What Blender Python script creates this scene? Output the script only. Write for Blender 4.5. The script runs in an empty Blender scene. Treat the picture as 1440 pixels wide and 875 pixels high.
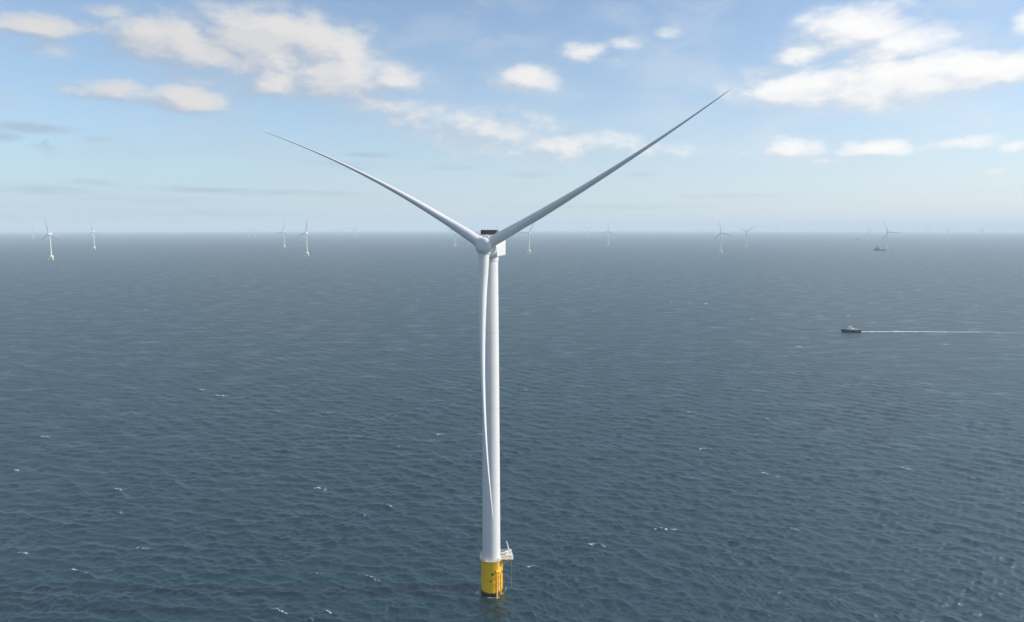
import bpy, bmesh, math, random
import numpy as np
from mathutils import Vector, Matrix, Euler

random.seed(7)
R = math.radians
sc = bpy.context.scene
col = sc.collection

# ---------------------------------------------------------------- camera
H = 161.8                       # drone height above the sea
PITCH = 0.1231
cam = bpy.data.cameras.new('camera')
cam.sensor_width = 36.0
cam.lens = 24.0
cam.clip_start = 1.0
cam.clip_end = 200000.0
co = bpy.data.objects.new('camera', cam)
co.location = (0, 0, H)
co.rotation_euler = (math.pi / 2 - PITCH, 0, 0)
col.objects.link(co)
sc.camera = co

# ---------------------------------------------------------------- sun, exposure
SUN_AZ = R(90)                  # clockwise from the view direction (+Y)
SUN_EL = R(33)
sun = bpy.data.lights.new('sun', 'SUN')
sun.energy = 5.0
sun.angle = R(0.5)
sun.color = (1.0, 0.93, 0.84)
so = bpy.data.objects.new('sun', sun)
sdir = Vector((math.sin(SUN_AZ) * math.cos(SUN_EL), math.cos(SUN_AZ) * math.cos(SUN_EL), math.sin(SUN_EL)))
so.rotation_euler = sdir.to_track_quat('Z', 'Y').to_euler()
so.location = (300, 100, 500)
col.objects.link(so)

sc.view_settings.view_transform = 'Standard'
sc.view_settings.look = 'None'
sc.view_settings.gamma = 1.0
sc.view_settings.exposure = 0.05
sc.cycles.use_denoising = True
sc.cycles.denoising_prefilter = 'NONE'
sc.cycles.max_bounces = 6
sc.cycles.volume_bounces = 2
sc.cycles.sample_clamp_indirect = 6.0


# ---------------------------------------------------------------- node helpers
class NT:
    def __init__(self, tree):
        self.t = tree

    def n(self, typ, **kw):
        nd = self.t.nodes.new(typ)
        for k, v in kw.items():
            setattr(nd, k, v)
        return nd

    def link(self, a, b):
        self.t.links.new(a, b)

    def put(self, sock, v):
        if isinstance(v, bpy.types.NodeSocket):
            self.t.links.new(v, sock)
        else:
            sock.default_value = v

    def math(self, op, a, b=0.0, c=0.0, clamp=False):
        nd = self.n('ShaderNodeMath', operation=op, use_clamp=clamp)
        for s, v in zip(nd.inputs, (a, b, c)):
            self.put(s, v)
        return nd.outputs[0]

    def vmath(self, op, a, b=None, c=None):
        nd = self.n('ShaderNodeVectorMath', operation=op)
        for s, v in zip(nd.inputs, (a, b, c)):
            if v is not None:
                self.put(s, v)
        return nd.outputs['Value'] if op in ('LENGTH', 'DOT_PRODUCT') else nd.outputs[0]

    def maprange(self, v, a, b, c=0.0, d=1.0, kind='SMOOTHSTEP'):
        nd = self.n('ShaderNodeMapRange', interpolation_type=kind, clamp=True) if kind != 'LINEAR' else \
            self.n('ShaderNodeMapRange', clamp=True)
        for i, x in enumerate((v, a, b, c, d)):
            self.put(nd.inputs[i], x)
        return nd.outputs[0]

    def noise(self, vec, scale, detail=5.0, rough=0.55, dist=0.0):
        nd = self.n('ShaderNodeTexNoise')
        self.put(nd.inputs['Vector'], vec)
        nd.inputs['Scale'].default_value = scale
        nd.inputs['Detail'].default_value = detail
        nd.inputs['Roughness'].default_value = rough
        nd.inputs['Distortion'].default_value = dist
        return nd

    def mix(self, f, a, b):
        nd = self.n('ShaderNodeMix', data_type='RGBA')
        self.put(nd.inputs['Factor'], f)
        self.put(nd.inputs[6], a)
        self.put(nd.inputs[7], b)
        return nd.outputs[2]


# ---------------------------------------------------------------- sky
# clouds by compass bearing (degrees right of the view) and elevation (degrees):
# bearing, elevation, half width, half height, weight
CLOUDS = [
    # bright bank on the right
    (27.0, 10.1, 8.5, 1.65, 1), (23.0, 10.1, 4.9, 1.60, 0.85), (31.5, 10.5, 5.4, 1.48, 0.95), (35.5, 10.4, 3.1, 1.24, 0.9), (25.8, 14.0, 3.9, 1.59, 0.9),
    (28.8, 12.5, 3.3, 1.49, 0.8), (22.1, 12.8, 2.0, 1.37, 0.75), (33.5, 11.4, 1.6, 0.63, 0.55), (35.7, 13.1, 0.9, 0.94, 0.7), (19.9, 11.3, 2.3, 0.71, 0.5),
    (42.0, 12.5, 5.0, 2.2, .9),
    (20.8, 10.0, 3.4, 1.3, .9),
    # broad bank on the left
    (-33.4, 13.1, 3.0, 0.83, 0.8), (-29.6, 14.4, 2.6, 0.63, 0.5), (-26.3, 13.3, 3.5, 1.69, 0.9), (-23.3, 12.8, 3.9, 1.45, 0.9), (-19.3, 14.1, 5.6, 1.96, 1.0),
    (-15.1, 13.9, 4.3, 1.81, 0.95), (-14.1, 11.7, 5.1, 1.66, 0.95), (-10.0, 11.7, 3.1, 1.16, 0.8), (-17.9, 11.0, 3.1, 1.13, 0.75), (-24.5, 9.4, 3.1, 0.95, 0.9),
    (-29.5, 9.6, 2.4, 0.81, 0.75), (-31.6, 9.2, 1.5, 0.56, 0.5), (-21.4, 11.5, 5.5, 2.00, 0.5), (-27.0, 9.1, 2.8, 0.69, 0.65), (-32.3, 11.8, 3.3, 0.72, 0.4),
    (-41.0, 12.5, 5.0, 2.0, .8),
    (-21.0, 13.0, 6.5, 2.2, .72), (-16.0, 12.6, 5.0, 1.8, .75), (-30.5, 13.2, 3.0, .9, .55),
    # small ones in the middle
    (1.4, 11.7, 2.9, 1.07, 0.9), (0.6, 12.1, 1.7, 0.80, 0.6), (5.7, 13.7, 2.0, 0.83, 0.65), (9.4, 14.2, 2.2, 0.82, 0.5), (12.4, 14.8, 1.4, 0.60, 0.4),
    (8.3, 13.0, 1.4, 0.52, 0.4),
    # soft grey pink band
    (-10.0, 9.4, 4.5, 0.97, 0.49), (-4.6, 8.4, 4.9, 1.44, 0.57), (-1.2, 8.0, 3.5, 1.56, 0.66), (4.1, 6.5, 4.6, 1.35, 0.66), (7.5, 6.8, 2.6, 1.12, 0.49),
    (0.0, 6.6, 6.4, 1.24, 0.49), (12.1, 5.9, 4.5, 0.78, 0.41), (-7.0, 7.3, 4.0, 0.78, 0.41),
    (-1.5, 7.6, 7.5, 1.7, .56), (5.5, 6.6, 5.0, 1.3, .58), (-8.0, 8.8, 4.5, 1.1, .50),
    # low row on the right
    (21.7, 6.0, 2.4, 0.84, 0.77), (27.7, 5.7, 2.3, 0.70, 0.77), (32.7, 5.7, 2.9, 0.48, 0.52), (34.4, 3.9, 1.1, 0.33, 0.60), (35.9, 5.3, 1.1, 0.46, 0.52),
    (18.1, 5.7, 2.1, 0.43, 0.34), (24.7, 4.9, 2.9, 0.36, 0.30),
    (41.0, 6.0, 3.4, .8, .8),
]
# thin dark layers low on the left: bearing, elevation, half width, half height, weight
STREAKS = [
    (-34.6, 6.6, 3.0, 0.42, 1.0), (-35.8, 5.9, 1.1, 0.37, 0.9), (-30.6, 6.1, 1.0, 0.24, 0.8), (-33.9, 5.1, 0.6, 0.43, 0.7), (-33.5, 5.5, 0.3, 0.38, 0.6),
    (-31.2, 3.1, 1.9, 0.25, 0.7), (-24.3, 2.8, 5.4, 0.26, 0.75), (-34.1, 2.5, 3.6, 0.43, 0.7), (-17.1, 2.6, 6.4, 0.28, 0.6), (-28.1, 2.0, 6.0, 0.31, 0.4),
    (-11.5, 5.7, 2.2, 0.28, 0.75), (-13.8, 4.9, 3.3, 0.22, 0.4), (-12.7, 4.6, 1.2, 0.17, 0.6), (1.2, 4.3, 2.1, 0.34, 0.55), (-4.7, 4.8, 2.3, 0.28, 0.4),
    (10.4, 4.2, 1.7, 0.23, 0.4), (7.6, 1.6, 8.6, 0.29, 0.3), (-23.4, 1.0, 7.0, 0.27, 0.35), (17.1, 2.4, 4.8, 0.22, 0.3),
]


def cloud_group():
    g = bpy.data.node_groups.new('cloud_cover', 'ShaderNodeTree')
    g.interface.new_socket('Vector', in_out='INPUT', socket_type='NodeSocketVector')
    g.interface.new_socket('Density', in_out='OUTPUT', socket_type='NodeSocketFloat')
    t = NT(g)
    gi = t.n('NodeGroupInput')
    go = t.n('NodeGroupOutput')
    p0 = gi.outputs[0]
    wv = t.noise(t.vmath('MULTIPLY', p0, (1, 1.6, 1)), 0.22, 3.0, 0.5)
    warp = t.vmath('MULTIPLY', t.vmath('SUBTRACT', wv.outputs['Color'], (.5, .5, .5)), (2.6, 1.1, 0))
    p = t.vmath('ADD', p0, warp)
    acc = None
    for (a, e, rx, ry, w) in CLOUDS:
        q = t.vmath('MULTIPLY_ADD', p, (.8 / rx, .8 / ry, 0), (-.8 * a / rx, -.8 * e / ry, 0))
        d = t.vmath('LENGTH', q)
        b = t.maprange(d, 0.0, 1.45, w, 0.0)
        acc = b if acc is None else t.math('MAXIMUM', acc, b)
    # broken cloud carries on overhead
    sp_ = t.n('ShaderNodeSeparateXYZ')
    t.link(p0, sp_.inputs[0])
    acc = t.math('MAXIMUM', acc, t.maprange(sp_.outputs[1], 17.5, 27.0, 0.0, 0.42))
    n1 = t.noise(t.vmath('MULTIPLY', p0, (1, 1.9, 1)), 0.34, 9.0, 0.56, 0.2).outputs['Fac']
    n = t.math('MULTIPLY', t.math('SUBTRACT', n1, 0.5), 1.25)
    # noise carves the edges, only where there is some cover
    v = t.math('ADD', acc, t.math('MULTIPLY', n, t.maprange(acc, 0.0, 0.35, 0.0, 1.0)))
    t.link(t.maprange(v, 0.05, 0.92, 0.0, 1.0), go.inputs[0])
    return g


world = bpy.data.worlds.new('World')
sc.world = world
world.use_nodes = True
wt = NT(world.node_tree)
world.node_tree.nodes.clear()
sky = wt.n('ShaderNodeTexSky', sky_type='NISHITA', sun_disc=False)
sky.sun_elevation = SUN_EL
sky.sun_rotation = SUN_AZ
sky.altitude = 150.0
sky.air_density = 1.0
sky.dust_density = 0.1
sky.ozone_density = 3.0
tc = wt.n('ShaderNodeTexCoord')
sx = wt.n('ShaderNodeSeparateXYZ')
wt.link(tc.outputs['Generated'], sx.inputs[0])
az = wt.math('MULTIPLY', wt.math('ARCTAN2', sx.outputs[0], sx.outputs[1]), 180 / math.pi)
el = wt.math('MULTIPLY', wt.math('ARCSINE', sx.outputs[2]), 180 / math.pi)
cx_ = wt.n('ShaderNodeCombineXYZ')
wt.link(az, cx_.inputs[0])
wt.link(el, cx_.inputs[1])
P = cx_.outputs[0]
cg = cloud_group()
g1 = wt.n('ShaderNodeGroup', node_tree=cg)
wt.link(P, g1.inputs[0])
g2 = wt.n('ShaderNodeGroup', node_tree=cg)
wt.link(wt.vmath('ADD', P, (1.3, 0.9, 0)), g2.inputs[0])
dens = g1.outputs[0]
lit = wt.math('SUBTRACT', dens, wt.math('MULTIPLY', g2.outputs[0], 0.75))
lit = wt.maprange(lit, -0.35, 0.55)
sunward = wt.maprange(az, -35.0, 32.0)           # clouds nearer the sun are brighter
ccol_lit = wt.mix(sunward, (.72, .70, .69, 1), (1.0, .985, .965, 1))
ccol_dark = wt.mix(sunward, (.40, .45, .54, 1), (.70, .73, .77, 1))
ccol = wt.mix(lit, ccol_dark, ccol_lit)
# dark streaks
sacc = None
sw = wt.noise(wt.vmath('MULTIPLY', P, (.35, 2.2, 1)), 0.55, 5.0, 0.6)
sp = wt.vmath('ADD', P, wt.vmath('MULTIPLY', wt.vmath('SUBTRACT', sw.outputs['Color'], (.5, .5, .5)), (2.2, .5, 0)))
for (a, e, rx, ry, w) in STREAKS:
    d = wt.vmath('LENGTH', wt.vmath('MULTIPLY_ADD', sp, (1 / rx, 1 / ry, 0), (-a / rx, -e / ry, 0)))
    b = wt.maprange(d, 0.2, 1.3, w, 0.0)
    sacc = b if sacc is None else wt.math('MAXIMUM', sacc, b)
sfac = wt.math('MULTIPLY', sacc, wt.maprange(sw.outputs['Fac'], 0.32, 0.62, 0.15, 0.75))
bg_sky = wt.n('ShaderNodeBackground')
bg_sky.inputs['Strength'].default_value = 0.15
wt.link(sky.outputs[0], bg_sky.inputs['Color'])
# thin pale air low in the sky, whiter towards the sun
veil = wt.math('MULTIPLY', wt.math('POWER', 2.718, wt.math('MULTIPLY', wt.math('MAXIMUM', el, 0.0), -1 / 11.0)), 0.93)
bg_v = wt.n('ShaderNodeBackground')
away = wt.math('ABSOLUTE', wt.math('SUBTRACT', wt.math('MODULO', wt.math('ADD', az, 540 - math.degrees(SUN_AZ)), 360.0), 180.0))
vcol = wt.mix(wt.maprange(away, 120.0, 20.0, 0, 1, 'LINEAR'), (.41, .555, .69, 1), (.76, .79, .82, 1))
vcol = wt.mix(wt.maprange(away, 125.0, 175.0, 0, 1, 'LINEAR'), vcol, (.20, .31, .45, 1))
wt.link(vcol, bg_v.inputs['Color'])
mxv = wt.n('ShaderNodeMixShader')
wt.link(veil, mxv.inputs[0])
wt.link(bg_sky.outputs[0], mxv.inputs[1])
wt.link(bg_v.outputs[0], mxv.inputs[2])
bg_st = wt.n('ShaderNodeBackground')
bg_st.inputs['Color'].default_value = (.37, .46, .58, 1)
bg_st.inputs['Strength'].default_value = 1.0
mx0 = wt.n('ShaderNodeMixShader')
wt.link(sfac, mx0.inputs[0])
wt.link(mxv.outputs[0], mx0.inputs[1])
wt.link(bg_st.outputs[0], mx0.inputs[2])
# thin high veil between the clouds
vn = wt.noise(wt.vmath('MULTIPLY', P, (1, 2.4, 1)), 0.11, 6.0, 0.55, 0.3).outputs['Fac']
thin = wt.math('MULTIPLY', wt.maprange(vn, .42, .70), wt.maprange(el, 1.5, 7.0, 0.0, .32))
bg_t = wt.n('ShaderNodeBackground')
wt.link(wt.mix(sunward, (.50, .55, .64, 1), (.80, .83, .86, 1)), bg_t.inputs['Color'])
mx1 = wt.n('ShaderNodeMixShader')
wt.link(thin, mx1.inputs[0])
wt.link(mx0.outputs[0], mx1.inputs[1])
wt.link(bg_t.outputs[0], mx1.inputs[2])
bg_c = wt.n('ShaderNodeBackground')
wt.link(ccol, bg_c.inputs['Color'])
bg_c.inputs['Strength'].default_value = 1.0
mx = wt.n('ShaderNodeMixShader')
wt.link(wt.math('MULTIPLY', dens, 0.96), mx.inputs[0])
wt.link(mx1.outputs[0], mx.inputs[1])
wt.link(bg_c.outputs[0], mx.inputs[2])
wo = wt.n('ShaderNodeOutputWorld')
wt.link(mx.outputs[0], wo.inputs[0])


# ---------------------------------------------------------------- materials
def paint(name, color, rough=0.4, dirt=0.12, dirt_scale=0.25, streak=True, metallic=0.0, band=None):
    m = bpy.data.materials.new(name)
    m.use_nodes = True
    t = NT(m.node_tree)
    b = m.node_tree.nodes['Principled BSDF']
    tcn = t.n('ShaderNodeTexCoord')
    v = t.vmath('MULTIPLY', tcn.outputs['Object'], (1, 1, .12) if streak else (1, 1, 1))
    f = t.noise(v, dirt_scale * 4, 6.0, 0.6).outputs['Fac']
    f2 = t.noise(tcn.outputs['Object'], dirt_scale, 3.0, 0.5).outputs['Fac']
    k = t.math('MULTIPLY', t.maprange(t.math('ADD', t.math('MULTIPLY', f, .6), t.math('MULTIPLY', f2, .4)), .42, .72), dirt)
    c = t.mix(k, (*color, 1), (*[x * .45 + .02 for x in color], 1))
    if band:                                      # weed and wet line above the water
        z = t.n('ShaderNodeSeparateXYZ')
        t.link(tcn.outputs['Object'], z.inputs[0])
        zz = t.math('ADD', z.outputs[2], t.math('MULTIPLY', t.math('SUBTRACT', f, .5), 1.4))
        c = t.mix(t.maprange(zz, band[0], band[1], 1.0, 0.0), c, (.03, .032, .02, 1))
    t.link(c, b.inputs['Base Color'])
    b.inputs['Roughness'].default_value = rough
    b.inputs['Metallic'].default_value = metallic
    return m


M = {}
M['white'] = paint('turbine_white_paint', (.64, .645, .64), .38, .10)
M['blade'] = paint('blade_gelcoat', (.64, .65, .65), .33, .08, .15, False)
M['yellow'] = paint('yellow_marine_paint', (.98, .58, .010), .42, .14, .3, True, band=(.6, 1.6))
M['yellow_plain'] = paint('yellow_steel_paint', (.97, .54, .015), .45, .2, .4)
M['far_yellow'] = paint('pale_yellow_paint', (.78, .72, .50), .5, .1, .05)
M['grey'] = paint('galvanised_steel', (.50, .50, .49), .5, .2, .6)
M['dark'] = paint('dark_cooler_grille', (.065, .058, .052), .6, .2, .6)
M['seal'] = paint('dark_rubber_seal', (.05, .05, .05), .7, .1, 1)
M['navy'] = paint('navy_hull_paint', (.008, .012, .022), .55, .2, .3)
M['boat_white'] = paint('white_boat_paint', (.78, .78, .77), .35, .1, .3)
M['deck'] = paint('grey_deck_paint', (.16, .17, .17), .6, .2, .4)
M['deck_pale'] = paint('pale_platform_grating', (.62, .55, .40), .6, .25, .8)
M['glass'] = paint('dark_window_glass', (.01, .012, .015), .08, .0, 1)
M['red_hull'] = paint('dark_red_hull_paint', (.16, .035, .03), .5, .2, .1)
M['ship_dark'] = paint('dark_superstructure_paint', (.12, .10, .10), .5, .2, .1)
M['orange'] = paint('orange_lifebuoy', (.6, .12, .02), .5, .1, 1)


# ---------------------------------------------------------------- mesh helpers
def mesh_obj(name, bm, mat, parent=None, smooth=True, angle=35):
    me = bpy.data.meshes.new(name)
    bmesh.ops.recalc_face_normals(bm, faces=bm.faces)
    if smooth:
        for f in bm.faces:
            f.smooth = True
        for e in bm.edges:
            if len(e.link_faces) == 2 and e.calc_face_angle(0) > R(angle):
                e.smooth = False
    bm.to_mesh(me)
    bm.free()
    me.materials.append(mat)
    o = bpy.data.objects.new(name, me)
    col.objects.link(o)
    if parent:
        o.parent = parent
    return o


def lathe(bm, prof, seg=48, axis='Z', origin=(0, 0, 0), caps=True):
    """prof: list of (position along axis, radius)."""
    rings = []
    for h, r in prof:
        ring = []
        for i in range(seg):
            a = 2 * math.pi * i / seg
            x, y = r * math.cos(a), r * math.sin(a)
            p = (x, y, h) if axis == 'Z' else (x, h, y)
            ring.append(bm.verts.new(Vector(p) + Vector(origin)))
        rings.append(ring)
    for a, b in zip(rings[:-1], rings[1:]):
        for i in range(seg):
            j = (i + 1) % seg
            bm.faces.new((a[i], a[j], b[j], b[i]))
    if caps:
        bm.faces.new(rings[0])
        bm.faces.new(rings[-1])


def tube(bm, p, q, r, r2=None, seg=8):
    p, q = Vector(p), Vector(q)
    r2 = r if r2 is None else r2
    d = (q - p).normalized()
    u = d.orthogonal().normalized()
    v = d.cross(u)
    A, B = [], []
    for i in range(seg):
        a = 2 * math.pi * i / seg
        o = u * math.cos(a) + v * math.sin(a)
        A.append(bm.verts.new(p + o * r))
        B.append(bm.verts.new(q + o * r2))
    for i in range(seg):
        j = (i + 1) % seg
        bm.faces.new((A[i], A[j], B[j], B[i]))
    bm.faces.new(A)
    bm.faces.new(B)


def box(bm, c, s, bevel=0.0, rotz=0.0):
    r = bmesh.ops.create_cube(bm, size=1.0)
    vs = r['verts']
    bmesh.ops.scale(bm, vec=s, verts=vs)
    if bevel:
        es = list({e for v in vs for e in v.link_edges})
        rb = bmesh.ops.bevel(bm, geom=es, offset=bevel, segments=3, affect='EDGES', profile=0.5)
        vs = list({v for f in rb['faces'] for v in f.verts} | {v for v in vs if v.is_valid})
    if rotz:
        bmesh.ops.rotate(bm, cent=(0, 0, 0), matrix=Matrix.Rotation(rotz, 3, 'Z'), verts=vs)
    bmesh.ops.translate(bm, vec=c, verts=vs)


def empty(name, loc, label, cat, group=None, rotz=0.0):
    o = bpy.data.objects.new(name, None)
    o.empty_display_size = 2.0
    o.location = loc
    o.rotation_euler = (0, 0, rotz)
    o['label'] = label
    o['category'] = cat
    if group:
        o['group'] = group
    col.objects.link(o)
    return o


# ---------------------------------------------------------------- sea: one curved sheet out past the horizon
RE = 7.4e6                      # earth radius with refraction


def drop(r):
    return r * r / (2 * RE)


rng = np.random.default_rng(11)
NW = 190
lam = np.exp(rng.uniform(math.log(0.9), math.log(19.0), NW))
main_dir = math.atan2(.95, .28)
ang = main_dir + rng.normal(0, 1, NW) * np.where(lam < 6, .72, .62)
kk = 2 * math.pi / lam
KX, KY = kk * np.cos(ang), kk * np.sin(ang)
slope = 0.031 * np.where(lam > 5.5, (5.5 / lam) ** 0.7, 1.0) * np.where(lam < 6, 1.3, 1.0) * rng.uniform(.6, 1.3, NW)
# a little swell with longer, straighter crests
NS = 14
lam_s = rng.uniform(9, 19, NS)
ang_s = math.atan2(.88, .47) + rng.normal(0, .22, NS)
lam, ang = np.append(lam, lam_s), np.append(ang, ang_s)
kk = 2 * math.pi / lam
KX, KY = kk * np.cos(ang), kk * np.sin(ang)
slope = np.append(slope, rng.uniform(.022, .038, NS))
NW += NS
AMP = slope / kk
PH = rng.uniform(0, 2 * math.pi, NW)


GROUPS = [(rng.uniform(25, 160), rng.uniform(0, 6.28), rng.uniform(0, 6.28)) for _ in range(9)]   # waves come in groups


def waves(x, y, dr=None, dt=None):
    """height, horizontal shift and unresolved slope variance at x, y for grid steps dr (radial), dt (sideways)."""
    r = np.hypot(x, y) + 1e-6
    ux, uy = x / r, y / r
    z = np.zeros_like(x); sx_ = np.zeros_like(x); sy_ = np.zeros_like(x); un = np.zeros_like(x)
    grp = np.ones_like(x)
    for gl, ga, gp in GROUPS:
        grp = grp + .085 * np.cos(2 * math.pi / gl * (x * math.cos(ga) + y * math.sin(ga)) + gp)
    for i in range(NW):
        if dr is not None:
            s = np.hypot((KX[i] * ux + KY[i] * uy) * dr, (-KX[i] * uy + KY[i] * ux) * dt)
            att = np.exp(-(s / 1.9) ** 4)
        else:
            att = 1.0
        if lam[i] < 9:
            att = att * grp
        ph = KX[i] * x + KY[i] * y + PH[i]
        z += att * AMP[i] * np.cos(ph)
        sn = att * AMP[i] * np.sin(ph) * .95
        sx_ -= sn * KX[i] / kk[i]
        sy_ -= sn * KY[i] / kk[i]
        un += (slope[i] ** 2 / 2) * (1 - np.minimum(att * att, 1))
    return z, sx_, sy_, un


# bearing columns: fine over the part one looks at, coarse round the back
fine = np.linspace(-47, 47, 1400)
coarse = np.concatenate([np.arange(49, 180, 3.0), np.arange(180, 311, 3.0)])
bear = np.radians(np.concatenate([fine, coarse]))
dep = np.radians(np.concatenate([np.linspace(88, 42, 24)[:-1], np.linspace(42, 3.2, 900)[:-1], np.linspace(3.2, 1.0, 90)[:-1]]))
rad = H / np.tan(dep)
rad = np.concatenate([rad, np.geomspace(rad[-1] * 1.02, 60000.0, 60)])
nr, nb = len(rad), len(bear)
DR = np.gradient(rad)
RR = np.repeat(rad[:, None], nb, 1)
BB = np.repeat(bear[None, :], nr, 0)
dB = np.abs(np.gradient(np.unwrap(bear)))
X = (RR * np.sin(BB)).astype(np.float32)
Y = (RR * np.cos(BB)).astype(np.float32)
DRg = np.repeat(DR[:, None], nb, 1).astype(np.float32)
DTg = (RR * dB[None, :]).astype(np.float32)
Z, SX, SY, UN = waves(X, Y, DRg, DTg)
# whitecaps: a few crests that break
FO = np.zeros_like(Z)
ncap = 70
b_rng = np.random.default_rng(5)
for i in range(ncap):
    a0 = R(b_rng.uniform(-38, 38))
    d0 = R(math.exp(b_rng.uniform(math.log(6.0), math.log(31))))
    r0 = H / math.tan(d0)
    ir = int(np.argmin(abs(rad - r0)))
    ib = int(np.argmin(abs(bear - a0)))
    hr = int(np.searchsorted(rad, rad[ir] + 9)) - ir
    hb = max(2, int(9 / (rad[ir] * dB[ib])))
    sl = (slice(max(0, ir - hr), ir + hr + 1), slice(max(0, ib - hb), ib + hb))
    sub = Z[sl]
    if sub.size == 0:
        continue
    j = np.unravel_index(np.argmax(sub), sub.shape)
    x0, y0 = X[sl][j], Y[sl][j]
    big = b_rng.uniform(.6, 1.5) * (1 + 700 / 2600 * min(r0 / 700, 2))
    hr *= 2; hb *= 2
    sl = (slice(max(0, ir - hr), ir + hr + 1), slice(max(0, ib - hb), ib + hb))
    cdx, cdy = -math.sin(main_dir), math.cos(main_dir)
    tl = b_rng.uniform(-.35, .35)
    cdx, cdy = cdx * math.cos(tl) - cdy * math.sin(tl), cdx * math.sin(tl) + cdy * math.cos(tl)
    for q in range(int(b_rng.integers(3, 9))):
        along, across = b_rng.normal(0, 2.2 * big), b_rng.normal(0, .5 * big)
        L1, W1 = b_rng.uniform(.5, 1.6) * big, b_rng.uniform(.25, .5) * big
        dx, dy = X[sl] - x0, Y[sl] - y0
        p_ = dx * cdx + dy * cdy - along
        q_ = -dx * cdy + dy * cdx - across
        g = np.exp(-(p_ / L1) ** 2 - (q_ / np.maximum(W1, DRg[sl] * .6)) ** 2) * b_rng.uniform(.5, 1.0)
        FO[sl] = np.maximum(FO[sl], g)
# broken water round the foot of the big turbine
d_ = np.hypot(X + 9.17, Y - 288.3)
near = d_ < 14
th_ = np.arctan2(Y - 288.3, X + 9.17)
lob = .5 + .5 * np.sin(th_ * 3 + 1.1) * np.sin(th_ * 7 + .4)
FO[near] = np.maximum(FO[near], (np.exp(-((d_ - 5.5 - 1.2 * lob) / .8) ** 2) * (.2 + .45 * lob))[near])
X += SX
Y += SY
Z -= drop(RR)
verts = np.stack([X, Y, Z.astype(np.float32)], 2).reshape(-1, 3)
idx = np.arange(nr * nb).reshape(nr, nb)
nx = np.roll(idx, -1, 1)
quads = np.stack([idx[:-1], idx[1:], nx[1:], nx[:-1]], 2).reshape(-1, 4)
# close the middle under the drone with a fan
c_i = len(verts)
verts = np.concatenate([verts, [[0, 0, 0]]]).astype(np.float32)
tris = np.stack([idx[0], nx[0], np.full(nb, c_i)], 1)
me = bpy.data.meshes.new('sea')
nq, ntq = len(quads), len(tris)
me.vertices.add(len(verts))
me.vertices.foreach_set('co', verts.ravel())
me.loops.add(nq * 4 + ntq * 3)
me.loops.foreach_set('vertex_index', np.concatenate([quads.ravel(), tris.ravel()]).astype(np.int32))
me.polygons.add(nq + ntq)
me.polygons.foreach_set('loop_start', np.concatenate([np.arange(nq) * 4, nq * 4 + np.arange(ntq) * 3]).astype(np.int32))
me.update(calc_edges=True)
me.polygons.foreach_set('use_smooth', np.ones(nq + ntq, dtype=bool))
at = me.attributes.new('unresolved_slope', 'FLOAT', 'POINT')
at.data.foreach_set('value', np.append(UN.ravel(), 0).astype(np.float32))
at = me.attributes.new('foam', 'FLOAT', 'POINT')
at.data.foreach_set('value', np.append(FO.ravel(), 0).astype(np.float32))

mw = bpy.data.materials.new('sea_water')
mw.use_nodes = True
t = NT(mw.node_tree)
b = mw.node_tree.nodes['Principled BSDF']
b.inputs['Base Color'].default_value = (.0012, .018, .026, 1)
b.inputs['IOR'].default_value = 1.62
b.inputs['Specular Tint'].default_value = (.66, .925, 1.0, 1)
b.inputs['Specular IOR Level'].default_value = 0.95
au = t.n('ShaderNodeAttribute', attribute_name='unresolved_slope')
af = t.n('ShaderNodeAttribute', attribute_name='foam')
geo = t.n('ShaderNodeNewGeometry')
gust = t.noise(t.vmath('MULTIPLY', geo.outputs['Position'], (.6, 1.6, 0)), 0.0035, 5.0, 0.55).outputs['Fac']
gust2 = t.noise(t.vmath('MULTIPLY', geo.outputs['Position'], (.45, 1.0, 0)), 0.05, 4.0, 0.7).outputs['Fac']
var = t.math('ADD', t.math('MULTIPLY', au.outputs['Fac'], t.maprange(gust2, .34, .66, .02, .72, 'LINEAR')), t.maprange(gust, .3, .7, .0006, .008, 'LINEAR'))
t.link(t.math('POWER', var, 0.25), b.inputs['Roughness'])
rip = t.noise(geo.outputs['Position'], 0.9, 4.0, 0.6).outputs['Fac']
bump = t.n('ShaderNodeBump')
bump.inputs['Strength'].default_value = 0.12
bump.inputs['Distance'].default_value = 0.25
t.link(rip, bump.inputs['Height'])
t.link(bump.outputs[0], b.inputs['Normal'])
fn = t.noise(geo.outputs['Position'], 1.1, 6.0, 0.75).outputs['Fac']
ff = t.maprange(t.math('ADD', af.outputs['Fac'], t.math('MULTIPLY', t.math('SUBTRACT', fn, .5), t.maprange(af.outputs['Fac'], 0, .25, 0, 1.9))), .32, .85, 0, .8)
foam_b = t.n('ShaderNodeBsdfDiffuse')
foam_b.inputs['Color'].default_value = (.72, .75, .76, 1)
mxs = t.n('ShaderNodeMixShader')
t.link(ff, mxs.inputs[0])
t.link(b.outputs[0], mxs.inputs[1])
t.link(foam_b.outputs[0], mxs.inputs[2])
t.link(mxs.outputs[0], mw.node_tree.nodes['Material Output'].inputs['Surface'])
me.materials.append(mw)
sea = bpy.data.objects.new('sea', me)
sea['kind'] = 'structure'
sea['label'] = 'dark blue rippled sea running out to the horizon'
col.objects.link(sea)

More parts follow.
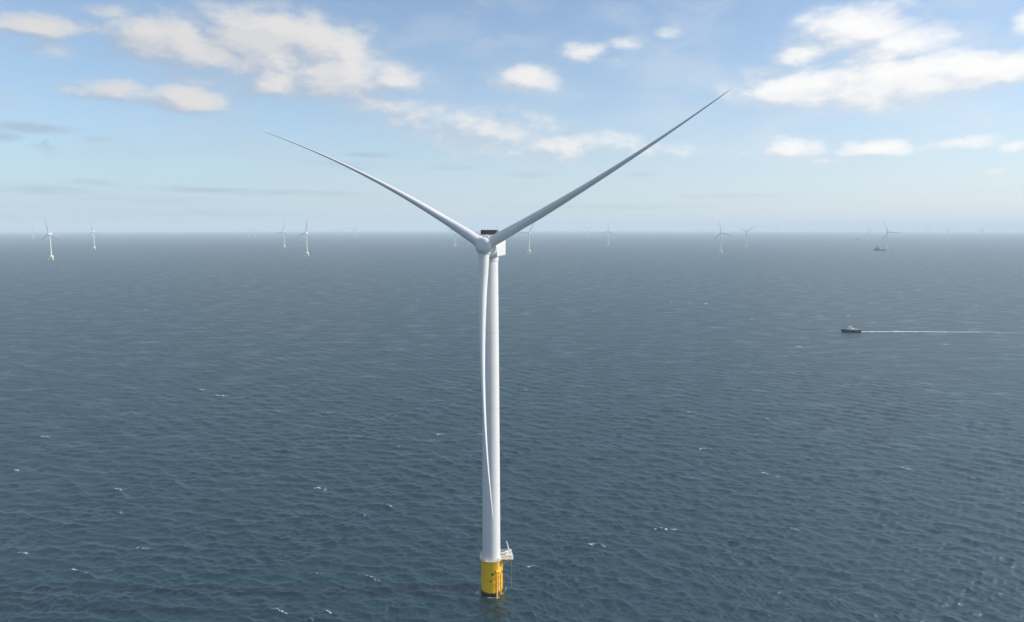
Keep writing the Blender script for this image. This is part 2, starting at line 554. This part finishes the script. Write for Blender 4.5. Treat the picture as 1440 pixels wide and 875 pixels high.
# ---------------------------------------------------------------- haze
hm = bpy.data.materials.new('sea_haze')
hm.use_nodes = True
ht = NT(hm.node_tree)
hm.node_tree.nodes.clear()
pv = ht.n('ShaderNodeVolumePrincipled')
pv.inputs['Color'].default_value = (.79, .915, 1.0, 1)
pv.inputs['Density'].default_value = 6.8e-5
pv.inputs['Anisotropy'].default_value = 0.0
ho = ht.n('ShaderNodeOutputMaterial')
ht.link(pv.outputs[0], ho.inputs['Volume'])
bm = bmesh.new()
zlo, zhi = -drop(60000) - 1.5, 300.0
box(bm, (0, 0, (zlo + zhi) / 2), (122000, 122000, zhi - zlo))
hz = mesh_obj('haze', bm, hm, smooth=False)
hz['kind'] = 'stuff'
hz['label'] = 'pale sea haze thickening towards the horizon'


# ---------------------------------------------------------------- blades
def blade_bm(length, root_r, bend, chord_max, pitch, npos=46, nsec=28, coned=0.0):
    """Blade along +Z of the rotor frame. Upwind is -Y. pitch 90 = feathered (chord along Y). bend: tip shift towards +X."""
    bm = bmesh.new()
    rings = []
    r0 = 0.024 * length
    for i in range(npos):
        s = i / (npos - 1)
        s = s ** 0.92
        z = r0 + (length - r0) * s
        f = z / length
        # chord: round root swelling to the shoulder, then a long taper
        if f < .22:
            w = (f - .03) / .19
            w = max(0, min(1, w)); w = w * w * (3 - 2 * w)
            chord = 2 * root_r * (1 - w) + chord_max * w
        else:
            chord = chord_max * (1 - (f - .22) / .78) ** .86 * .89 + .11 * chord_max
            if f > .97:
                chord *= max(.12, math.sqrt(max(0, 1 - ((f - .97) / .03) ** 2)))
        rnd = max(0, min(1, (f - .03) / .20)); rnd = rnd * rnd * (3 - 2 * rnd)
        thick_rel = 1.0 * (1 - rnd) + rnd * max(.24, .46 - .38 * (f - .2))
        th = chord * thick_rel if rnd >= 1 else (2 * root_r * (1 - .18 * rnd)) * (1 - rnd) + rnd * chord * max(.24, .46 - .38 * (f - .2))
        tw = R(pitch) - R(13) * max(0, 1 - f / .75) ** 1.3 * min(1, rnd + .0)
        bx = bend * f ** 2
        by = -coned * z
        ring = []
        for j in range(nsec):
            a = 2 * math.pi * j / nsec
            # circle
            xc, yc = math.cos(a) * .5, math.sin(a) * .5
            # aerofoil: x from -.3 (leading edge) to .7 (trailing edge)
            u = (1 + math.cos(a)) / 2          # 1 trailing, 0 leading
            yt = 5 * (.2969 * math.sqrt(u) - .126 * u - .3516 * u ** 2 + .2843 * u ** 3 - .1015 * u ** 4)
            ya = (yt if math.sin(a) >= 0 else -yt) * .5 / .5
            cam_ = .03 * math.sin(math.pi * u)
            px = (1 - rnd) * xc * (2 * root_r if rnd < 1 else chord) + rnd * (u - .32) * chord
            py = (1 - rnd) * yc * 2 * root_r + rnd * (ya * th + cam_ * chord)
            # chord initially along +X (trailing edge), thickness along Y; pitch turns it about Z
            X_ = px * math.cos(tw) - py * math.sin(tw)
            Y_ = px * math.sin(tw) + py * math.cos(tw)
            ring.append(bm.verts.new((X_ + bx, Y_ + by, z)))
        rings.append(ring)
    for a, b in zip(rings[:-1], rings[1:]):
        for j in range(nsec):
            k = (j + 1) % nsec
            bm.faces.new((a[j], a[k], b[k], b[j]))
    bm.faces.new(rings[0])
    bm.faces.new(rings[-1])
    return bm


# ---------------------------------------------------------------- the big turbine
TX, TY, HZ = -9.17, 288.3, 153.1
YAW, TILT, OV = 0.2149, R(6), 9.5
root = empty('wind_turbine', (TX, TY, 0), 'huge near white turbine on a yellow foundation, one blade hanging before its tower', 'wind turbine')

# yellow foundation
bm = bmesh.new()
lathe(bm, [(-6, 4.6), (15.2, 4.6), (15.35, 4.7), (15.6, 4.7), (15.6, 4.0)], 72)
tp = mesh_obj('foundation', bm, M['yellow'], root)
tp['label'] = 'bright yellow steel foundation with a dark wet line'
# painted seam ring and small fittings
bm = bmesh.new()
lathe(bm, [(5.9, 4.61), (5.95, 4.67), (6.2, 4.67), (6.25, 4.61)], 72, caps=False)
mesh_obj('weld_ring', bm, M['yellow_plain'], tp)
# boat landing: two fender tubes with a ladder between, on the sunny near side
bl = math.atan2(-.78, .62)
def polar(a, r, z): return (r * math.cos(a), r * math.sin(a), z)
for s in (-1, 1):
    bm = bmesh.new()
    a = bl + s * .20
    tube(bm, polar(a, 5.5, -4), polar(a, 5.5, 10.2), .34, seg=14)
    for z in (1.2, 4.6, 8.0, 10.0):
        tube(bm, polar(a, 5.5, z), polar(a, 4.5, z + .3), .2, seg=8)
    mesh_obj('boat_fender', bm, M['yellow_plain'], tp)
bm = bmesh.new()
for s in (-1, 1):
    tube(bm, polar(bl + s * .06, 5.1, -2), polar(bl + s * .06, 5.1, 16.6), .07, seg=6)
z = -1.6
while z < 16.4:
    tube(bm, polar(bl - .06, 5.1, z), polar(bl + .06, 5.1, z), .03, seg=5)
    z += .4
for z in (2, 6, 10, 14):
    for s in (-1, 1):
        tube(bm, polar(bl + s * .06, 5.1, z), polar(bl + s * .06, 4.55, z), .05, seg=5)
mesh_obj('ladder', bm, M['grey'], tp)
bm = bmesh.new()
a0 = bl - .20
ptsl = [polar(bl + d, 5.2, 11.2) for d in np.linspace(-.24, .24, 7)]
for p, q in zip(ptsl[:-1], ptsl[1:]):
    tube(bm, p, q, .55, seg=6)
mesh_obj('rest_platform', bm, M['yellow_plain'], tp)
for a, z, s in ((bl - .55, 10.0, .8), (bl - .75, 6.8, .55), (bl + .75, 9.2, .7)):
    bm = bmesh.new()
    c = polar(a, 4.75, z)
    box(bm, c, (.5, s, s * 1.1), .05, a)
    mesh_obj('fitting_box', bm, M['seal'], tp)
# cable tubes down the sunny side
for da in (.95, 1.12):
    bm = bmesh.new()
    tube(bm, polar(bl + da, 4.85, -4), polar(bl + da, 4.85, 13.8), .2, seg=10)
    mesh_obj('cable_tube', bm, M['yellow_plain'], tp)

# working platform: ring deck and the laydown deck out to the right
lay = R(8)
bm = bmesh.new()
ring_o, ring_i, n = 5.2, 4.05, 64
outl = []
N = 180
for i in range(N):
    a = 2 * math.pi * i / N
    d = (a - lay + math.pi) % (2 * math.pi) - math.pi
    if abs(d) < .60:
        r_ = min(9.4 / math.cos(d), 3.6 / max(1e-3, abs(math.sin(d))))
        r_ = max(r_, ring_o)
    else:
        r_ = ring_o
    outl.append((a, r_))
zt = 16.0
vo = [bm.verts.new(polar(a, r_, zt)) for a, r_ in outl]
vi = [bm.verts.new(polar(a, ring_i, zt)) for a, r_ in outl]
vob = [bm.verts.new(polar(a, r_, zt - .35)) for a, r_ in outl]
vib = [bm.verts.new(polar(a, ring_i, zt - .35)) for a, r_ in outl]
for i in range(N):
    j = (i + 1) % N
    bm.faces.new((vo[i], vo[j], vi[j], vi[i]))
    bm.faces.new((vob[i], vob[j], vib[j], vib[i]))
    bm.faces.new((vo[i], vo[j], vob[j], vob[i]))
    bm.faces.new((vi[i], vi[j], vib[j], vib[i]))
pf = mesh_obj('working_platform', bm, M['deck_pale'], root)
bm = bmesh.new()
for i in range(0, N, 5):
    a, r_ = outl[i]
    tube(bm, polar(a, r_ - .12, zt), polar(a, r_ - .12, zt + 1.25), .05, seg=5)
for hz_ in (.45, .85, 1.25):
    for i in range(N):
        j = (i + 1) % N
        tube(bm, polar(outl[i][0], outl[i][1] - .12, zt + hz_), polar(outl[j][0], outl[j][1] - .12, zt + hz_), .04, seg=4)
mesh_obj('railing', bm, M['boat_white'], pf)
bm = bmesh.new()
c8 = Vector(polar(lay + .18, 8.0, 0))
tube(bm, c8 + Vector((0, 0, zt)), c8 + Vector((0, 0, zt + 3.0)), .28, .22, 12)
tube(bm, c8 + Vector((0, 0, zt + 2.9)), c8 + Vector((-.9, -.6, zt + 6.3)), .2, .14, 10)
tube(bm, c8 + Vector((0, 0, zt + 1.4)), c8 + Vector((-.55, -.36, zt + 4.6)), .09, .09, 8)
mesh_obj('davit_crane', bm, M['boat_white'], pf)
for x_, y_, sx_, sy_, sz_ in ((6.9, .6, 1.5, 1.2, 1.6), (8.6, -1.6, 1.3, 1.0, 1.1), (6.6, -1.7, .9, .9, 1.3), (8.9, 2.6, 1.0, 1.2, 1.2)):
    bm = bmesh.new()
    p = Matrix.Rotation(lay, 3, 'Z') @ Vector((x_, y_, zt + sz_ / 2))
    box(bm, p, (sx_, sy_, sz_), .06, lay)
    mesh_obj('equipment_cabinet', bm, M['boat_white'], pf)
bm = bmesh.new()
pc = polar(lay - .26, 9.0, 0)
tube(bm, (pc[0], pc[1], 2.2), (pc[0], pc[1], zt - .35), .028, seg=6)
mesh_obj('hoist_cable', bm, M['yellow_plain'], pf)
for a in (lay - .32, lay + .32):
    bm = bmesh.new()
    tube(bm, polar(a, 9.2, zt - .35), polar(a, 4.6, zt - 3.4), .16, seg=8)
    mesh_obj('bracket', bm, M['yellow_plain'], pf)

# tower with three flange seams and a door
bm = bmesh.new()
prof = [(15.62, 4.2), (15.9, 4.2), (15.95, 4.0)]
for z_ in np.linspace(17, 146, 40):
    prof.append((z_, 4.0 - (4.0 - 3.3) * (z_ / 148) ** 1.4))
prof += [(147.5, 3.3), (147.6, 3.55), (149.6, 3.55)]
lathe(bm, prof, 80)
tw_ = mesh_obj('tower', bm, M['white'], root)
for z_ in (50, 84, 117):
    r_ = 4.0 - (4.0 - 3.3) * (z_ / 148) ** 1.4
    bm = bmesh.new()
    lathe(bm, [(z_ - .12, r_ - .01), (z_ - .1, r_ + .02), (z_ + .1, r_ + .02), (z_ + .12, r_ - .01)], 80, caps=False)
    mesh_obj('flange_seam', bm, M['grey'], tw_)
bm = bmesh.new()
a = lay - .1
box(bm, polar(a, 4.02, 17.6), (.25, 1.2, 2.4), .05, a)
mesh_obj('tower_door', bm, M['grey'], tw_)

# nacelle frame: origin on the tower axis at hub height, upwind along -Y
NR = Matrix.Translation((0, 0, HZ)) @ (Matrix.Rotation(-YAW, 4, 'Z') @ Matrix.Rotation(-TILT, 4, 'X'))
NR_flat = Matrix.Translation((0, 0, HZ)) @ Matrix.Rotation(-YAW, 4, 'Z')


def rounded_prism(bm, y0, y1, hw, z0, z1, rad_, front_shrink=0.0, seg=8):
    rings = []
    for y_, k in ((y0, 1 - front_shrink), (y0 + .5, 1), (y1 - .5, 1), (y1, .93)):
        ring = []
        cz, hh = (z0 + z1) / 2, (z1 - z0) / 2
        w_, h_ = hw * k, hh * k
        rr_ = rad_ * k
        for cxx, czz, a_0 in ((w_ - rr_, h_ - rr_, 0), (-w_ + rr_, h_ - rr_, 90), (-w_ + rr_, -h_ + rr_, 180), (w_ - rr_, -h_ + rr_, 270)):
            for i in range(seg + 1):
                a_ = R(a_0 + 90 * i / seg)
                ring.append(bm.verts.new((cxx + rr_ * math.cos(a_), y_, cz + czz + rr_ * math.sin(a_))))
        rings.append(ring)
    for a_, b_ in zip(rings[:-1], rings[1:]):
        for i in range(len(a_)):
            j = (i + 1) % len(a_)
            bm.faces.new((a_[i], a_[j], b_[j], b_[i]))
    bm.faces.new(rings[0])
    bm.faces.new(rings[-1])


bm = bmesh.new()
rounded_prism(bm, -4.2, 12.0, 4.0, -4.0, 4.8, .8)
bm.transform(NR_flat)
nac = mesh_obj('nacelle', bm, M['white'], root)
bm = bmesh.new()
lathe(bm, [(-7.4, 3.6), (-7.2, 4.35), (-6.9, 4.55), (-4.6, 4.55), (-4.35, 4.35), (-4.19, 3.4)], 64, 'Y')
bm.transform(NR)
mesh_obj('generator', bm, M['white'], nac)
bm = bmesh.new()
box(bm, (-1.1, 3.4, 6.3), (6.9, 3.6, 2.0), .06)
bm.transform(NR_flat)
mesh_obj('cooler', bm, M['dark'], nac)
for x_ in (-3.9, -1.1, 1.8):
    for y_ in (1.9, 4.9):
        bm = bmesh.new()
        tube(bm, (x_, y_, 4.7), (x_, y_, 5.32), .12, seg=6)
        bm.transform(NR_flat)
        mesh_obj('cooler_bracket', bm, M['grey'], nac)
bm = bmesh.new()
xs = [-3.6, -1.8, 0, 1.8, 3.6]
ys = [6.6, 7.8, 9.0, 10.2, 11.4]
per = [(x_, ys[0]) for x_ in xs] + [(xs[-1], y_) for y_ in ys[1:]] + [(x_, ys[-1]) for x_ in reversed(xs[:-1])] + [(xs[0], y_) for y_ in reversed(ys[1:-1])]
for (x_, y_) in per:
    tube(bm, (x_, y_, 4.7), (x_, y_, 5.95), .05, seg=5)
for hz_ in (5.5, 6.3):
    for p, q in zip(per, per[1:] + per[:1]):
        tube(bm, (*p, hz_), (*q, hz_), .04, seg=4)
bm.transform(NR_flat)
mesh_obj('helideck_railing', bm, M['yellow_plain'], nac)
bm = bmesh.new()
tube(bm, (2.6, 1.0, 4.7), (2.6, 1.0, 9.0), .06, .04, 6)
tube(bm, (2.2, 1.0, 8.6), (3.0, 1.0, 8.6), .04, .04, 5)
bm.transform(NR_flat)
mesh_obj('wind_vane_mast', bm, M['grey'], nac)

# hub
bm = bmesh.new()
hy = -OV
lathe(bm, [(hy - 3.75, .3), (hy - 3.7, 1.6), (hy - 3.5, 2.5), (hy - 3.1, 2.95), (hy - 2.4, 3.2), (hy - .5, 3.3), (hy + 1.6, 3.2), (hy + 2.1, 2.9)], 56, 'Y')
bm.transform(NR)
hub = mesh_obj('hub', bm, M['white'], root)
AZ = 0.4926
SPIN = [('blade', AZ, 7.2), ('blade', AZ + 2 * math.pi / 3 - .030, 14.6), ('blade', AZ + 4 * math.pi / 3, 10.2)]
for nm, a_, bend in SPIN:
    # rotor frame: the blade's +Z goes to angle a_ measured from local +X towards +Z; -X bend = counter-clockwise seen from the front
    rot = Matrix.Rotation(math.pi / 2 - a_, 4, 'Y')
    mt = NR @ Matrix.Translation((0, -OV, 0)) @ rot
    bm = bmesh.new()
    lathe(bm, [(2.4, 2.5), (3.3, 2.5), (3.4, 2.42)], 40)
    bm.transform(mt)
    mesh_obj('blade_collar', bm, M['white'], hub)
    bm = blade_bm(111.0, 2.15, -bend, 6.5, 86, coned=.02)
    bm.transform(mt)
    mesh_obj(nm, bm, M['blade'], root, angle=60)


# ---------------------------------------------------------------- the farm behind
FH, FRAD = 127.0, 84.0


def far_turbine_parts():
    """Origin at sea level under the tower."""
    parts = []
    bm = bmesh.new()
    legs = []
    for k in range(3):
        a = R(90 + 120 * k)
        legs.append((Vector(polar(a, 16.5, -8)), Vector(polar(a, 8.5, 19))))
    for p, q in legs:
        tube(bm, p, q, 1.6, 1.3, 8)
    for i in range(3):
        p0, q0 = legs[i]
        p1, q1 = legs[(i + 1) % 3]
        tube(bm, p0.lerp(q0, .28), p1.lerp(q1, .9), .55, seg=6)
        tube(bm, p1.lerp(q1, .28), p0.lerp(q0, .9), .55, seg=6)
        tube(bm, p0.lerp(q0, .28), p1.lerp(q1, .28), .5, seg=6)
    lathe(bm, [(14, 9.0), (15, 10.5), (19, 10.5), (20.5, 9.2), (21.2, 9.2)], 12)
    lathe(bm, [(13, 3.4), (24, 3.3)], 16)
    parts.append(('foundation', bm, M['far_yellow']))
    bm = bmesh.new()
    lathe(bm, [(24, 3.25), (FH - 3, 2.2), (FH - 1.5, 2.2)], 20)
    parts.append(('tower', bm, M['white']))
    return parts


def far_nacelle_bm():
    bm = bmesh.new()
    rounded_prism(bm, -5, 13, 3.6, FH - 3.6, FH + 4.0, 1.0, seg=3)
    box(bm, (0, 8, FH + 5.0), (6.5, 6, 2.0), .1)
    return bm


def far_hub_bm():
    bm = bmesh.new()
    lathe(bm, [(-10.5, .4), (-9.9, 1.7), (-8, 2.6), (-5.2, 2.7)], 16, 'Y', (0, 0, FH))
    return bm


proto_mesh = {}


def build_far(x, y, yaw, rotaz, label, group, first):
    z0 = -drop(math.hypot(x, y))
    o = empty('wind_turbine', (x, y, z0), label, 'wind turbine', group)
    if first:
        for nm, bm, m in far_turbine_parts():
            proto_mesh[nm] = mesh_obj(nm, bm, m, o)
        proto_mesh['nacelle'] = mesh_obj('nacelle', far_nacelle_bm(), M['white'], o)
        proto_mesh['hub'] = mesh_obj('hub', far_hub_bm(), M['white'], o)
        proto_mesh['blade'] = None
    else:
        for nm in ('foundation', 'tower', 'nacelle', 'hub'):
            c = proto_mesh[nm].copy()
            c.parent = o
            col.objects.link(c)
            c.matrix_local = Matrix.Identity(4)
            if nm in ('nacelle', 'hub'):
                c.matrix_local = Matrix.Rotation(yaw, 4, 'Z')
    if first:
        for nm in ('nacelle', 'hub'):
            proto_mesh[nm].matrix_local = Matrix.Rotation(yaw, 4, 'Z')
    for k in range(3):
        a = rotaz + 2 * math.pi * k / 3
        mt = Matrix.Rotation(yaw, 4, 'Z') @ Matrix.Translation((0, -8.0, FH)) @ Matrix.Rotation(math.pi / 2 - a, 4, 'Y')
        if proto_mesh['blade'] is None:
            bm = blade_bm(FRAD, 1.9, -3.0, 6.6, 16, npos=26, nsec=14, coned=.03)
            proto_mesh['blade'] = c = mesh_obj('blade', bm, M['blade'], o, angle=60)
        else:
            c = proto_mesh['blade'].copy()
            c.parent = o
            col.objects.link(c)
        c.matrix_local = mt
    return o


# metres right of the drone, metres ahead, nacelle turn, rotor angle, label
FAR = [
    (-2272, 3375, -12, 95, 'large far turbine by the left edge on a wide yellow jacket, seen nearly side on'),
    (-1131, 3779, -12, 80, 'taller of two white turbines on yellow jackets standing left of the big turbine'),
    (103, 4129, -14, 62, 'white turbine standing just right of the big turbine, first one right of its tower'),
    (1248, 4099, -10, 103, 'grey looking far turbine with one blade pointing right and one straight up'),
    (-2959, 4856, -10, 98, 'white turbine on a yellow jacket, second largest by the left edge, alone in open water'),
    (1733, 5083, -12, 32, 'grey far turbine with its two upper blades spread in a clear Y'),
    (2574, 4705, -12, 115, 'turbine with a dark red ship lying at its foot'),
    (-1745, 5255, -12, 82, 'shorter of two white turbines on yellow jackets standing left of the big turbine'),
    (-467, 5591, -12, 40, 'pale turbine just left of the big turbine, half hidden under its left blade'),
    (819, 5846, -12, 90, 'turbine with one blade straight up, below the right blade of the big turbine'),
    (4660, 8977, -12, 117, 'hazy turbine just left of the one with the red ship, one blade pointing right'),
    (6102, 9600, -12, 120, 'hazy turbine with one blade pointing right, second from the right edge'),
    (5826, 8525, -12, 60, 'hazy turbine closest to the right edge, one blade pointing left'),
    (-6717, 9633, -12, 70, 'faint pale turbine just left of the large side on turbine'),
    (-7320, 11060, -12, 20, 'faint pale turbine just right of the large side on turbine'),
    (-10685, 14575, -12, 100, 'very faint turbine nearest the left edge of the photo'),
    (-7087, 14171, -12, 85, 'very faint turbine alone on the horizon between the two groups on the left'),
    (-4161, 10888, -12, 35, 'left one of two faint turbines standing tight together left of the big turbine'),
    (-3804, 10143, -12, 62, 'right one of two faint turbines standing tight together left of the big turbine'),
    (-3298, 13051, -12, 75, 'smaller of two faint turbines right of the white pair on yellow jackets'),
    (-2260, 9903, -12, 50, 'larger of two faint turbines right of the white pair on yellow jackets'),
    (-1026, 11657, -12, 95, 'very faint distant turbine beside the pale one under the left blade root'),
    (1238, 11219, -12, 33, 'faint turbine left of the one with a blade straight up, blades in a Y'),
    (1306, 13865, -12, 80, 'very faint small turbine just left of the faint one with blades in a Y'),
    (2236, 13886, -12, 55, 'very faint turbine just right of the one with a blade straight up'),
    (3062, 15404, -12, 20, 'very faint turbine alone on the horizon under the middle of the right blade'),
    (3678, 13304, -12, 95, 'faint turbine left of the grey one with a blade pointing right'),
    (5400, 14038, -12, 45, 'very faint turbine right of the one with blades in a clear Y'),
    (7857, 13001, -12, 70, 'very faint turbine between the red ship turbine and the right edge pair'),
]
for i, (x, y, yw, ra, lab) in enumerate(FAR):
    build_far(x, y, R(yw), R(ra), lab, 'wind turbines of the farm out towards the horizon', i == 0)


# ---------------------------------------------------------------- boats
def hull_bm(L, B, dep_, free, bow=.35, sheer=.5, n=24, rise=0.0):
    """Hull with its bow towards -X, waterline z=0."""
    bm = bmesh.new()
    rings = []
    for i in range(n + 1):
        s = i / n
        x = -L / 2 + L * s
        w = B / 2 * (min(1, (s / bow)) ** .6 if s < bow else 1 - .08 * ((s - bow) / (1 - bow)) ** 2)
        w = max(w, .04 * B)
        top = free + sheer * max(0, 1 - s / .6) ** 2
        rake = .09 * L * max(0, 1 - s / .3)
        ring = []
        for yy, zz, rk in ((-w, top, 1), (-w * .93, top * .3, .45), (-w * .72, -dep_ * .6, 0), (0, -dep_, -.2), (w * .72, -dep_ * .6, 0), (w * .93, top * .3, .45), (w, top, 1)):
            ring.append(bm.verts.new((x - rake * rk + .06 * L * (s < .001) * 0, yy, zz)))
        rings.append(ring)
    for a_, b_ in zip(rings[:-1], rings[1:]):
        for j in range(6):
            bm.faces.new((a_[j], a_[j + 1], b_[j + 1], b_[j]))
        bm.faces.new((a_[6], a_[0], b_[0], b_[6]))
    bm.faces.new(rings[0])
    bm.faces.new(rings[-1])
    return bm


bx_, by_ = 523.0, 1041.0
boat = empty('crew_boat', (bx_, by_, -drop(1165) + .1), 'small dark hulled crew boat with a white cabin, running left ahead of a white wake', 'boat', rotz=R(-2))
mesh_obj('hull', hull_bm(27, 8.5, 1.6, 3.7, .36, 1.2), M['navy'], boat)
bm = bmesh.new()
box(bm, (1.5, 0, 2.72), (21, 7.4, .14), .03)
mesh_obj('deck', bm, M['deck'], boat)
bm = bmesh.new()
box(bm, (-1.2, 0, 4.0), (9.5, 6.2, 2.4), .35)
cab = mesh_obj('cabin', bm, M['boat_white'], boat)
for s in (-1, 1):
    bm = bmesh.new()
    for k in range(5):
        box(bm, (-4.4 + 1.6 * k, s * 3.1, 4.3), (1.1, .06, .75), .02)
    mesh_obj('window_band', bm, M['glass'], cab)
bm = bmesh.new()
box(bm, (-2.2, 0, 6.25), (5.4, 5.0, 2.1), .3)
wh = mesh_obj('wheelhouse', bm, M['boat_white'], boat)
bm = bmesh.new()
for s in (-1, 1):
    box(bm, (-2.2, s * 2.5, 6.5), (4.4, .06, .85), .02)
box(bm, (-4.9, 0, 6.5), (.06, 4.2, .85), .02)
mesh_obj('wheelhouse_window', bm, M['glass'], wh)
bm = bmesh.new()
tube(bm, (-.8, 0, 7.2), (-.3, 0, 11.2), .16, .08, 8)
tube(bm, (-.5, -1.3, 9.4), (-.5, 1.3, 9.4), .07, .07, 6)
box(bm, (-.5, 0, 9.0), (.4, 1.8, .25), .05)
mesh_obj('mast', bm, M['boat_white'], boat)
bm = bmesh.new()
for s in (-1, 1):
    pts = [(x_, s * 3.9, 2.7) for x_ in np.arange(4.5, 13.0, 1.6)]
    for p in pts:
        tube(bm, p, (p[0], p[1], 3.8), .05, .05, 5)
    tube(bm, (pts[0][0], pts[0][1], 3.8), (pts[-1][0], pts[-1][1], 3.8), .05, .05, 5)
    tube(bm, (pts[0][0], pts[0][1], 3.25), (pts[-1][0], pts[-1][1], 3.25), .04, .04, 5)
mesh_obj('railing', bm, M['boat_white'], boat)
bm = bmesh.new()
box(bm, (8.2, 1.2, 3.4), (3.0, 2.2, 1.3), .1)
mesh_obj('deck_cargo', bm, M['grey'], boat)
bm = bmesh.new()
tube(bm, (6.2, -2.6, 2.7), (6.2, -2.6, 5.6), .22, .18, 8)
tube(bm, (6.2, -2.6, 5.5), (9.6, -2.2, 6.6), .15, .1, 8)
mesh_obj('deck_crane', bm, M['boat_white'], boat)

for c in boat.children:
    if c.name.split('.')[0] != 'hull':
        c.location.z = 1.1

# wake: churned foam lying on the water behind the boat
bm = bmesh.new()
wl, wn = 300.0, 240
uvl = bm.loops.layers.uv.new('along')
rows = []
for i in range(wn + 1):
    s = i / wn
    x = bx_ + 12.0 + wl * s
    y0 = by_ - 1.0 * 0 - 7.0 * s + 3.0 * math.sin(s * 5)
    hw = 3.4 + 6.5 * s ** .7
    rows.append([(x, y0 + hw * q, s, q) for q in (-1, -.6, -.2, .2, .6, 1)])
arr = np.array([[p[:2] for p in r_] for r_ in rows])
zz = waves(arr[..., 0], arr[..., 1])[0] - drop(np.hypot(arr[..., 0], arr[..., 1]))
vr = [[bm.verts.new((p[0], p[1], z_ * .3 - drop(1165) * .7 + .75)) for p, z_ in zip(r_, zr)] for r_, zr in zip(rows, zz)]
for i in range(wn):
    for j in range(5):
        f = bm.faces.new((vr[i][j], vr[i + 1][j], vr[i + 1][j + 1], vr[i][j + 1]))
        for l, (ii, jj) in zip(f.loops, ((i, j), (i + 1, j), (i + 1, j + 1), (i, j + 1))):
            l[uvl].uv = (rows[ii][jj][2], rows[ii][jj][3])
wm = bpy.data.materials.new('wake_foam')
wm.use_nodes = True
t = NT(wm.node_tree)
b = wm.node_tree.nodes['Principled BSDF']
b.inputs['Base Color'].default_value = (.78, .80, .81, 1)
b.inputs['Roughness'].default_value = .8
uv = t.n('ShaderNodeUVMap', uv_map='along')
su = t.n('ShaderNodeSeparateXYZ')
t.link(uv.outputs[0], su.inputs[0])
g_ = t.n('ShaderNodeNewGeometry')
nz = t.noise(t.vmath('MULTIPLY', g_.outputs['Position'], (.5, 1.0, 0)), .22, 5.0, .65).outputs['Fac']
edge = t.maprange(t.math('ABSOLUTE', su.outputs[1]), .35, 1.0, 1.0, 0.0)
fade = t.maprange(su.outputs[0], 0.0, 1.0, 1.0, 0.1, 'LINEAR')
al = t.math('MULTIPLY', edge, t.math('MULTIPLY', t.maprange(t.math('ADD', nz, t.math('MULTIPLY', fade, .42)), .5, 1.0), t.math('ADD', t.math('MULTIPLY', fade, .95), .16)))
t.link(al, b.inputs['Alpha'])
wk = mesh_obj('wake', bm, wm)
wk['kind'] = 'stuff'
wk['label'] = 'white foam wake trailing right behind the crew boat'

ship = empty('service_ship', (2508, 4668, -drop(5300)), 'dark red service ship lying at the foot of a far turbine', 'ship', rotz=R(6))
mesh_obj('hull', hull_bm(78, 17, 4, 8, .25, 3.5), M['red_hull'], ship)
bm = bmesh.new()
box(bm, (-18, 0, 14), (20, 15, 12), .5)
box(bm, (-19, 0, 22), (14, 14, 4.2), .4)
sup = mesh_obj('superstructure', bm, M['ship_dark'], ship)
bm = bmesh.new()
for k in range(3):
    for s in (-1, 1):
        box(bm, (-18, s * 7.5, 11 + 3.4 * k), (16, .1, 1.0), .02)
mesh_obj('window_band', bm, M['glass'], sup)
bm = bmesh.new()
tube(bm, (-16, 0, 24), (-16, 0, 33), .5, .2, 8)
mesh_obj('mast', bm, M['ship_dark'], ship)
bm = bmesh.new()
tube(bm, (12, -5, 8), (12, -5, 20), 1.4, 1.2, 10)
tube(bm, (12, -5, 19.5), (34, -3, 26), .9, .5, 8)
mesh_obj('deck_crane', bm, M['ship_dark'], ship)
bm = bmesh.new()
box(bm, (22, 2, 10), (14, 10, 4), .3)
mesh_obj('deck_cargo', bm, M['red_hull'], ship)

far_ship = empty('cargo_ship', (4518, 8972, -drop(10045)), 'tiny dark ship, a mere speck near the horizon right of centre', 'ship', rotz=R(14))
mesh_obj('hull', hull_bm(60, 13, 3, 7, .25, 3), M['navy'], far_ship)
bm = bmesh.new()
box(bm, (16, 0, 13), (14, 11, 12), .5)
mesh_obj('superstructure', bm, M['ship_dark'], far_ship)
